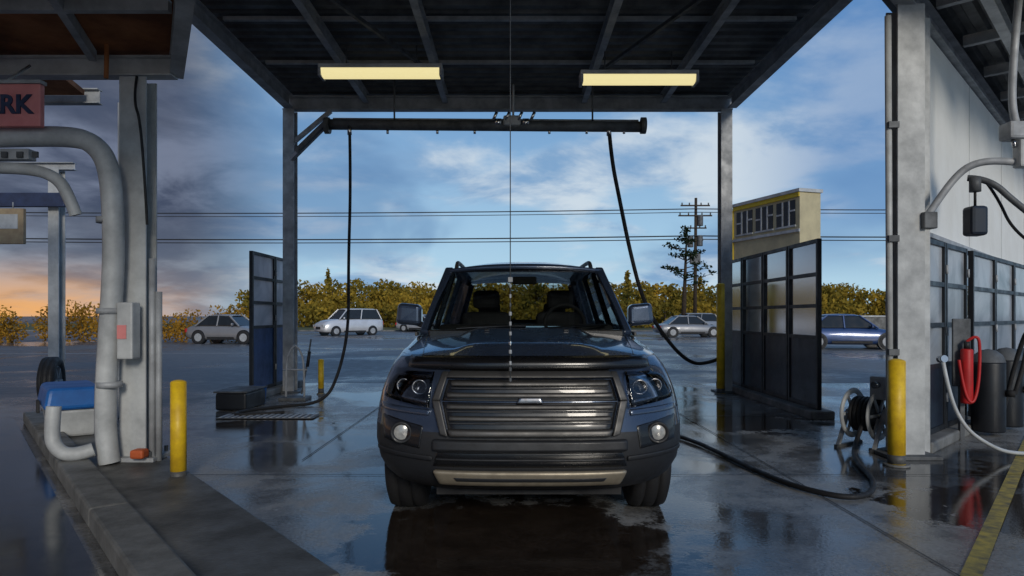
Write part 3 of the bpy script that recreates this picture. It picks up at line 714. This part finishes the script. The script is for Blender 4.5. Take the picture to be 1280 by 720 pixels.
box('underbody',(-.6,.3,.22),(.6,4.5,.32),P['int'],sv); cyl('front_axle',(-.7,.87,.36),(.7,.87,.36),.05,P['int'],sv); cyl('rear_axle',(-.7,3.67,.36),(.7,3.67,.36),.06,P['int'],sv)
for yw in(.87,3.67):
    for s in(-1,1): wheel(sv,(s*.85,yw,.39),.39,.26,s)
for s in(-1,1):
    tube('hood_seam',[(s*.70,.40,capz(.8,.7,.40)+.001),(s*.74,.8,capz(.85,.74,.8)+.001),(s*.78,1.25,capz(.87,.78,1.25)+.001)],.004,P['gblack'],sv)
    box('washer_jet',(s*.3-.02,1.02,capz(.3,.3,1.02)),(s*.3+.02,1.06,capz(.3,.3,1.05)+.012),P['gblack'],sv,.004)
box('cowl',(-.76,1.18,1.20),(.76,1.40,1.272),P['gblack'],sv,.01)
def wsp(u,vv,x0=.795,x1=.655,y0=1.32,y1=2.02,z0=1.265,z1=1.80,b0=.13,b1=.09):
    x=(x0*(1-vv)+x1*vv)*u; y=(y0-b0*(1-u*u))*(1-vv)+(y1-b1*(1-u*u))*vv; z=z0+(z1-z0)*vv+.012*math.sin(math.pi*vv)
    return (x,y,z)
def grid(name,fn,nu,nv,m,th=0):
    v=[fn(-1+2*i/nu,j/nv) for j in range(nv+1) for i in range(nu+1)]
    o=mesh(name,v,[(j*(nu+1)+i,j*(nu+1)+i+1,(j+1)*(nu+1)+i+1,(j+1)*(nu+1)+i) for j in range(nv) for i in range(nu)],m,sv,True)
    if th: o.modifiers.new('s','SOLIDIFY').thickness=th
    return o
grid('windshield',wsp,20,8,P['glass'])
grid('windshield_band',lambda u,vv:tuple(Vector(wsp(u,.93+.07*vv))+Vector((0,-.004,.003))),20,1,P['gblack'])
grid('rear_window',lambda u,vv:((.74*(1-vv)+.62*vv)*u,4.60-.25*vv+.05*(1-u*u),1.27+.5*vv),10,4,P['glass'])
def roofz(x): return 1.80+.085*(1-(abs(x)/.70)**2.6)
v=[];f=[];nu,nv=20,16
for j in range(nv+1):
    y=1.98+(4.42-1.98)*j/nv
    for i in range(nu+1):
        u=-1+2*i/nu; x=.695*u; yy=y-(.085*(1-u*u) if j<3 else 0)*(1-j/3)
        e_=min(1,j/2.0)*min(1,(nv-j)/1.5)
        v.append((x,yy,1.80+(roofz(x)-1.80)*(.35+.65*e_)))
W=nu+1
f=[(j*W+i,j*W+i+1,(j+1)*W+i+1,(j+1)*W+i) for j in range(nv) for i in range(nu)]
ro=mesh('roof',v,f,P['paint'],sv,True); s_=ro.modifiers.new('s','SOLIDIFY'); s_.thickness=.035; s_.offset=-1
for s in(-1,1):
    beam('a_pillar',(s*.815,1.33,1.24),(s*.672,2.04,1.805),.075,.05,P['paint'],sv,.015)
    beam('b_pillar',(s*.865,2.62,1.22),(s*.69,2.66,1.80),.05,.10,P['gblack'],sv,.01)
    beam('c_pillar',(s*.865,3.5,1.22),(s*.69,3.48,1.80),.05,.12,P['paint'],sv,.01)
    beam('d_pillar',(s*.84,4.55,1.22),(s*.665,4.36,1.80),.08,.22,P['paint'],sv,.02)
    v=[(s*.868,1.40,1.225),(s*.868,4.5,1.235),(s*.69,4.32,1.80),(s*.69,2.06,1.80)]
    mesh('side_glass',v,[(0,1,2,3)],P['glass'],sv)
    beam('belt_trim',(s*.882,1.35,1.235),(s*.882,4.5,1.245),.02,.03,P['slat'],sv,.004)
    tube('roof_rail',[(s*.63,2.25,1.80),(s*.63,2.32,1.885),(s*.63,2.6,1.90),(s*.63,3.4,1.90),(s*.63,4.0,1.89),(s*.63,4.15,1.82)],.020,P['slat'],sv)
    v=[(0,-.09,-.09),(.22,-.06,-.075),(.23,.05,-.07),(0,.06,-.09),(0,-.08,.09),(.20,-.06,.11),(.21,.05,.11),(0,.06,.09)]
    v=[(s*(x+.88),y+1.72,z+1.385) for x,y,z in v]
    mo=mesh('mirror_housing',v,[tuple(q_) if s>0 else tuple(reversed(q_)) for q_ in CF],P['paint'],sv); bev(mo,.04,4)
    beam('mirror_arm',(s*.83,1.70,1.29),(s*.95,1.72,1.33),.06,.05,P['gblack'],sv,.01)
    box('mirror_glass',(min(s*.90,s*1.08),1.775,1.32),(max(s*.90,s*1.08),1.782,1.47),M['chrome'],sv,.01)
    for y in(2.45,3.35): box('door_handle',(min(s*.985,s*1.02),y,1.05),(max(s*.985,s*1.02),y+.16,1.08),P['slat'],sv,.008)
    for y in(1.5,2.6,3.45): beam('door_seam',(s*1.005,y,.45),(s*.93,y,1.15),.006,.006,P['gblack'],sv)
    box('running_board',(min(s*.80,s*1.0),1.45,.30),(max(s*.80,s*1.0),3.1,.35),P['clad'],sv,.02)
tube('wiper',[(.1,1.22,1.28),(.4,1.30,1.295),(.66,1.38,1.31)],.010,P['gblack'],sv); tube('wiper',[(-.55,1.25,1.28),(-.25,1.26,1.30),(.0,1.24,1.30)],.010,P['gblack'],sv)
box('dashboard',(-.72,1.42,1.18),(.72,1.85,1.31),P['int'],sv,.04)
lathe('steering_wheel',[(.0+.016*math.cos(a),.18+.016*math.sin(a)) for a in [q_*math.pi/4 for q_ in range(9)]],P['int'],sv,(.36,1.98,1.30),'y',28)
for x in(-.36,.36):
    box('seat_back',(x-.24,2.45,1.0),(x+.24,2.6,1.42),P['int'],sv,.06); box('headrest',(x-.13,2.48,1.45),(x+.13,2.58,1.63),P['int'],sv,.045)
    box('rear_headrest',(x-.12,3.4,1.38),(x+.12,3.48,1.52),P['int'],sv,.03)
box('rear_seat',(-.62,3.38,1.0),(.62,3.5,1.34),P['int'],sv,.05)
box('rear_view_mirror',(-.11,1.93,1.66),(.11,1.96,1.73),P['int'],sv,.015); cyl('antenna',(.35,4.2,1.86),(.35,4.35,1.95),.008,P['gblack'],sv)
for s in(-1,1): box('rear_lamp',(min(s*.78,s*.9),4.62,.95),(max(s*.78,s*.9),4.72,1.2),M['red'],sv,.02)

# ---------------------------------------------------------------- background vehicles
# lofted body: stations along the length (y, half width, sill z, shoulder z, hood/deck z)
def car(name,loc,rot,c,L_=4.5,W_=1.8,H_=1.5,suv=False):
    e=empty(name,loc,rot)
    pm=mat(name+'_paint',c,tuple(x*.85 for x in c),.3,.3,2,coat=.8)
    hw=W_/2; z1=.60*H_+.03
    if suv: st=[(0,.70,.34,.55,.62),(.03,.86,.26,.62,.74),(.12,.95,.24,.70,.90),(.25,1,.22,.80,.98),(.5,1,.22,.86,1.0),(.8,1,.22,.88,1.0),(.95,.97,.26,.88,1.0),(.99,.92,.30,.80,.97),(1,.85,.36,.62,.70)]
    else: st=[(0,.66,.34,.52,.58),(.03,.84,.26,.58,.70),(.12,.95,.22,.68,.84),(.26,1,.20,.80,.97),(.5,1,.20,.84,1.0),(.78,1,.20,.86,1.0),(.93,.95,.24,.86,.97),(.985,.88,.30,.78,.90),(1,.80,.36,.60,.66)]
    v=[];f=[];R_=[]
    for (u,wf,zl,zm,zt) in st:
        y=(u-.5)*L_; x=hw*wf; a,b_,t_=zl,z1*zm,z1*zt
        prof_=[(x*.88,a),(x*.99,a+.1),(x,(a+b_)/2),(x*.97,b_),(x*.86,t_-.02),(x*.5,t_+.015),(0,t_+.025)]
        full=prof_+[(-p,q) for p,q in reversed(prof_[:-1])]
        R_.append([len(v)+i for i in range(len(full))]); v+=[(p,y,q) for p,q in full]
    k=len(R_[0])
    for a,b_ in zip(R_,R_[1:]):
        for i in range(k-1): f.append((a[i],b_[i],b_[i+1],a[i+1]))
        f.append((a[k-1],b_[k-1],b_[0],a[0]))
    f.append(tuple(R_[0])); f.append(tuple(reversed(R_[-1])))
    mesh('body',v,f,pm,e,True)
    b0,b1=(.25,.965) if suv else (.26,.86); t0,t1=(.40,.90) if suv else (.42,.70)
    b0,b1,t0,t1=[(q-.5)*L_ for q in (b0,b1,t0,t1)]
    wb,wt=hw*.90,hw*.70; zt=H_-.05
    v=[(-wb,b0,z1-.02),(wb,b0,z1-.02),(wb,b1,z1-.02),(-wb,b1,z1-.02),(-wt,t0,zt),(wt,t0,zt),(wt,t1,zt),(-wt,t1,zt)]
    bev(mesh('windows',v,CF,M['winb'],e),.05,3)
    v=[]
    for yy,ww_,zz_ in ((t0-.08,wt*.86,zt-.02),(t0+.1,wt+.01,zt+.02),((t0+t1)/2,wt+.02,zt+.035),(t1-.1,wt+.01,zt+.02),(t1+.06,wt*.88,zt-.02)):
        v+=[(-ww_,yy,zz_-.02),(-ww_*.6,yy,zz_+.025),(0,yy,zz_+.035),(ww_*.6,yy,zz_+.025),(ww_,yy,zz_-.02)]
    mesh('roof',v,[(j*5+i,j*5+i+1,j*5+i+6,j*5+i+5) for j in range(4) for i in range(4)],pm,e,True).modifiers.new('s','SOLIDIFY').thickness=.03
    for s in(-1,1):
        for (ya,yb) in((b0,t0),(b1,t1),((b0+b1)/2,(t0+t1)/2)): beam('pillar',(s*wb,ya,z1-.03),(s*wt,yb,H_-.04),.07,.07,pm,e,.02)
        for cy_ in(-.31*L_,.30*L_):
            cyl('wheel_arch',(s*(hw-.25),cy_,.33),(s*(hw+.003),cy_,.33),.37,M['winb'],e,n=28)
            cyl('tyre',(s*(hw-.2),cy_,.32),(s*(hw+.015),cy_,.32),.32,M['black'],e,n=28,bw=.02)
            cyl('rim',(s*(hw),cy_,.32),(s*(hw+.025),cy_,.32),.20,M['steel'],e,n=20,bw=.01)
        box('head_lamp',(s*hw*.66-.18,-L_/2-.0,z1*.50),(s*hw*.66+.18,-L_/2+.16,z1*.66),M['steel_l'],e,.03)
        box('tail_lamp',(s*hw*.78-.09,L_/2-.12,z1*.62),(s*hw*.78+.09,L_/2+.012,z1*.84),M['red'],e,.02)
        box('mirror',(s*(hw+.04)-.08,b0+.25,z1+.0),(s*(hw+.04)+.08,b0+.33,z1+.13),pm,e,.03)
        beam('sill_trim',(s*(hw*.995),-.18*L_,.30),(s*(hw*.995),.18*L_,.30),.03,.1,M['black'],e)
    box('grille',(-.35,-L_/2-.015,z1*.38),(.35,-L_/2+.05,z1*.54),M['black'],e,.01)
    return e
car('white_suv',(-11.7,49,0),R(-48),(.75,.75,.76),4.7,1.9,1.9,True)
car('silver_car',(-7.9,60,0),R(70),(.45,.47,.5),4.4,1.8,1.5)
car('grey_car',(14.6,56,0),R(-75),(.3,.32,.35),4.6,1.8,1.6,True)
car('silver_car',(11.6,45,0),R(95),(.28,.29,.31),4.4,1.8,1.4)
car('blue_car',(14.1,29,0),R(82),(.03,.07,.2),4.4,1.8,1.45)
car('grey_hatchback',(-14.2,34.5,0),R(80),(.28,.28,.29),4.0,1.75,1.45)

# ---------------------------------------------------------------- shop building, right
bd=empty('commercial_building',(8.95,27.6,0),R(-72))
LB,DB,HB=3.75,.9,5.75
box('walls',(0,0,0),(LB,DB,HB),M['cream'],bd)
box('end_bay',(-.55,-.06,0),(-.003,DB,HB-.1),M['ywall'],bd)
box('yellow_band',(.003,-.05,HB-.16),(LB,-.003,HB-.003),M['ywall'],bd)
box('parapet',(-.06,-.08,HB+.002),(LB+.06,DB+.06,HB+.12),M['steel_l'],bd)
box('string_course',(.003,-.06,4.35),(LB+.02,-.003,4.45),M['steel_l'],bd)
rb=random.Random(2)
for i in range(3):
    x0=.20+i*1.18
    box('window',(x0,-.02,4.62),(x0+.98,.02,5.50),M['winb'],bd); box('window_sill',(x0-.03,-.05,4.55),(x0+1.01,-.004,4.615),M['steel_l'],bd)
    for q_ in(.30,.64): box('mullion',(x0+q_,-.035,4.62),(x0+q_+.07,-.021,5.50),M['steel_l'],bd)
    box('transom',(x0,-.034,5.02),(x0+.29,-.0215,5.08),M['steel_l'],bd); box('transom',(x0+.72,-.034,5.10),(x0+.98,-.0215,5.16),M['steel_l'],bd)
box('end_vent',(-.42,-.08,4.7),(-.14,-.061,5.3),M['winb'],bd)
for i in range(3): box('shop_window',(.25+i*1.2,-.02,.8),(.25+i*1.2+.95,.02,2.8),M['winb'],bd)

lw=empty('retaining_wall'); box('wall',(16,58,0),(40,58.5,1.3),M['kerb'],lw,.03); box('coping',(15.95,57.95,1.303),(40.05,58.55,1.42),M['steel_l'],lw)

# ---------------------------------------------------------------- utility pole and lines
up=empty('utility_pole',(16.3,61,0))
cyl('pole',(0,0,0),(.1,0,11.9),.17,M['bark'],up,.12)
for z,hw in((11.2,1.3),(10.3,1.5),(9.2,1.0),(8.1,.7)):
    beam('cross_arm',(-hw,-.15,z),(hw,-.15,z),.1,.12,M['bark'],up)
    for x in(-hw*.9,-hw*.4,hw*.4,hw*.9): cyl('insulator',(x,-.15,z+.06),(x,-.15,z+.25),.06,M['steel_d'],up,n=10)
for x,z in((.42,7.6),(-.42,7.5),(.45,9.4)): cyl('transformer',(x,-.1,z),(x,-.1,z+.95),.26,M['steel_d'],up,n=18,bw=.03)
box('switch_box',(-.5,-.45,6.0),(.4,-.1,6.9),M['steel_d'],up,.03)
pl=empty('power_line')
for z,r in((10.9,.045),(10.6,.03),(8.5,.055),(8.2,.04)):
    tube('cable',[(-75,64,z+.6),(-30,62.5,z-.6),(16.3,60.8,z)],r,M['black'],pl); tube('cable',[(16.3,60.8,z),(50,60,z-.5),(90,59,z+.4)],r,M['black'],pl)

# ---------------------------------------------------------------- vegetation
def leafmat(name,cols,scale):
    m=bpy.data.materials.new(name); t=nt(m); N=t.nodes; L=t.links
    o=N.new('ShaderNodeOutputMaterial'); d=N.new('ShaderNodeBsdfDiffuse'); tl=N.new('ShaderNodeBsdfTranslucent'); mx=N.new('ShaderNodeMixShader'); mx.inputs[0].default_value=.3
    tc=N.new('ShaderNodeTexCoord'); nz=N.new('ShaderNodeTexNoise'); nz.inputs['Scale'].default_value=scale; nz.inputs['Detail'].default_value=5; nz.inputs['Roughness'].default_value=.75
    r=N.new('ShaderNodeValToRGB'); r.color_ramp.elements[0].position=.32; r.color_ramp.elements[1].position=.62
    r.color_ramp.elements[0].color=(*cols[0],1); r.color_ramp.elements[1].color=(*cols[2],1); e=r.color_ramp.elements.new(.47); e.color=(*cols[1],1)
    L.new(tc.outputs['Object'],nz.inputs['Vector']); L.new(nz.outputs[0],r.inputs[0]); L.new(r.outputs[0],d.inputs[0]); L.new(r.outputs[0],tl.inputs[0])
    L.new(d.outputs[0],mx.inputs[1]); L.new(tl.outputs[0],mx.inputs[2]); L.new(mx.outputs[0],o.inputs[0]); return m
M['leaf']=leafmat('autumn_foliage',((.09,.10,.025),(.30,.22,.04),(.55,.36,.05)),.22)
M['leafo']=leafmat('orange_lit_hedge_foliage',((.10,.06,.015),(.38,.20,.03),(.6,.33,.045)),.9)  # orange light on the hedge is put into its leaf colour
M['leafd']=leafmat('dark_conifer_foliage',((.012,.02,.012),(.02,.035,.02),(.04,.055,.025)),1.2)
def leaves(v,f,c,rad,n,size,rnd):
    for _ in range(n):
        while True:
            d=Vector((rnd.uniform(-1,1),rnd.uniform(-1,1),rnd.uniform(-1,1)))
            if .25<d.length<1: break
        p=Vector(c)+Vector((d.x*rad[0],d.y*rad[1],d.z*rad[2]))
        a=Vector((rnd.gauss(0,1),rnd.gauss(0,1),rnd.gauss(0,1))).normalized(); b=a.cross(Vector((rnd.gauss(0,1),rnd.gauss(0,1),rnd.gauss(0,1)))).normalized()
        s=size*rnd.uniform(.5,1.3); k=len(v)
        v+=[p-a*s,p+b*s*.6,p+a*s,p-b*s*.6]; f.append((k,k+1,k+2,k+3))
rnd=random.Random(3); v=[];f=[];tv=[];tf=[]
def trunk(v,f,p,h,r):
    k=len(v)
    for z,rr in((0,r),(h,r*.4)):
        for i in range(6): v.append((p[0]+rr*math.cos(i*1.047),p[1]+rr*math.sin(i*1.047),z))
    for i in range(6): f.append((k+i,k+(i+1)%6,k+6+(i+1)%6,k+6+i))
x=-31
while x<66:
    y=rnd.uniform(80,96); h=rnd.uniform(4.6,6.0)*(y/88)
    trunk(tv,tf,(x,y),h*.8,.16)
    if rnd.random()<.10:
        for k in range(7):
            q_=k/6; leaves(v,f,(x,y,1+q_*h*.98),(1.3*(1-q_)+.25,1.3*(1-q_)+.25,.7),45,.26,rnd)
    else:
        for k in range(9):
            q_=rnd.uniform(.25,.92); leaves(v,f,(x+rnd.uniform(-1.9,1.9),y+rnd.uniform(-1,1),q_*h),(rnd.uniform(.9,1.6),1,rnd.uniform(.6,1.0)),80,.25,rnd)
    leaves(v,f,(x,y-4,1.5),(2.6,1.2,1.8),200,.28,rnd)
    x+=rnd.uniform(.6,1.3)
te=empty('distant_tree_line'); mesh('foliage',v,f,M['leaf'],te); mesh('trunks',tv,tf,M['bark'],te)
v=[];f=[];x=-40
while x<-13.0:
    y=36+rnd.uniform(-1.2,1.2)+(x+26)*.1; h=rnd.uniform(.9,2.1)
    leaves(v,f,(x,y,h*.5),(.8,.8,h*.55),260,.09,rnd)
    if rnd.random()<.3: leaves(v,f,(x,y,h*.9+.2),(.35,.35,.5),60,.08,rnd)
    x+=rnd.uniform(.35,.7)
mesh('hedge',v,f,M['leafo'])
pt=empty('pine_tree',(14.0,56,0)); v=[];f=[]
cyl('trunk',(0,0,0),(.3,0,8.2),.24,M['bark'],pt,.05,n=12)
for k in range(24):
    z=4.0+k*.17+rnd.uniform(-.15,.15); a=rnd.uniform(0,6.28); ln=rnd.uniform(.9,2.3)*(1.15-(z-4.0)/8.0)
    p0=Vector((.035*z,0,z)); p1=p0+Vector((math.cos(a)*ln,math.sin(a)*ln,rnd.uniform(-.1,.6)))
    cyl('limb',p0,p1,.05,M['bark'],pt,.015,n=6)
    for q_ in(.6,1.0): leaves(v,f,p0.lerp(p1,q_)+Vector((0,0,.1)),(.42,.42,.2),20,.13,rnd)
mesh('needles',v,f,M['leafd'],pt)
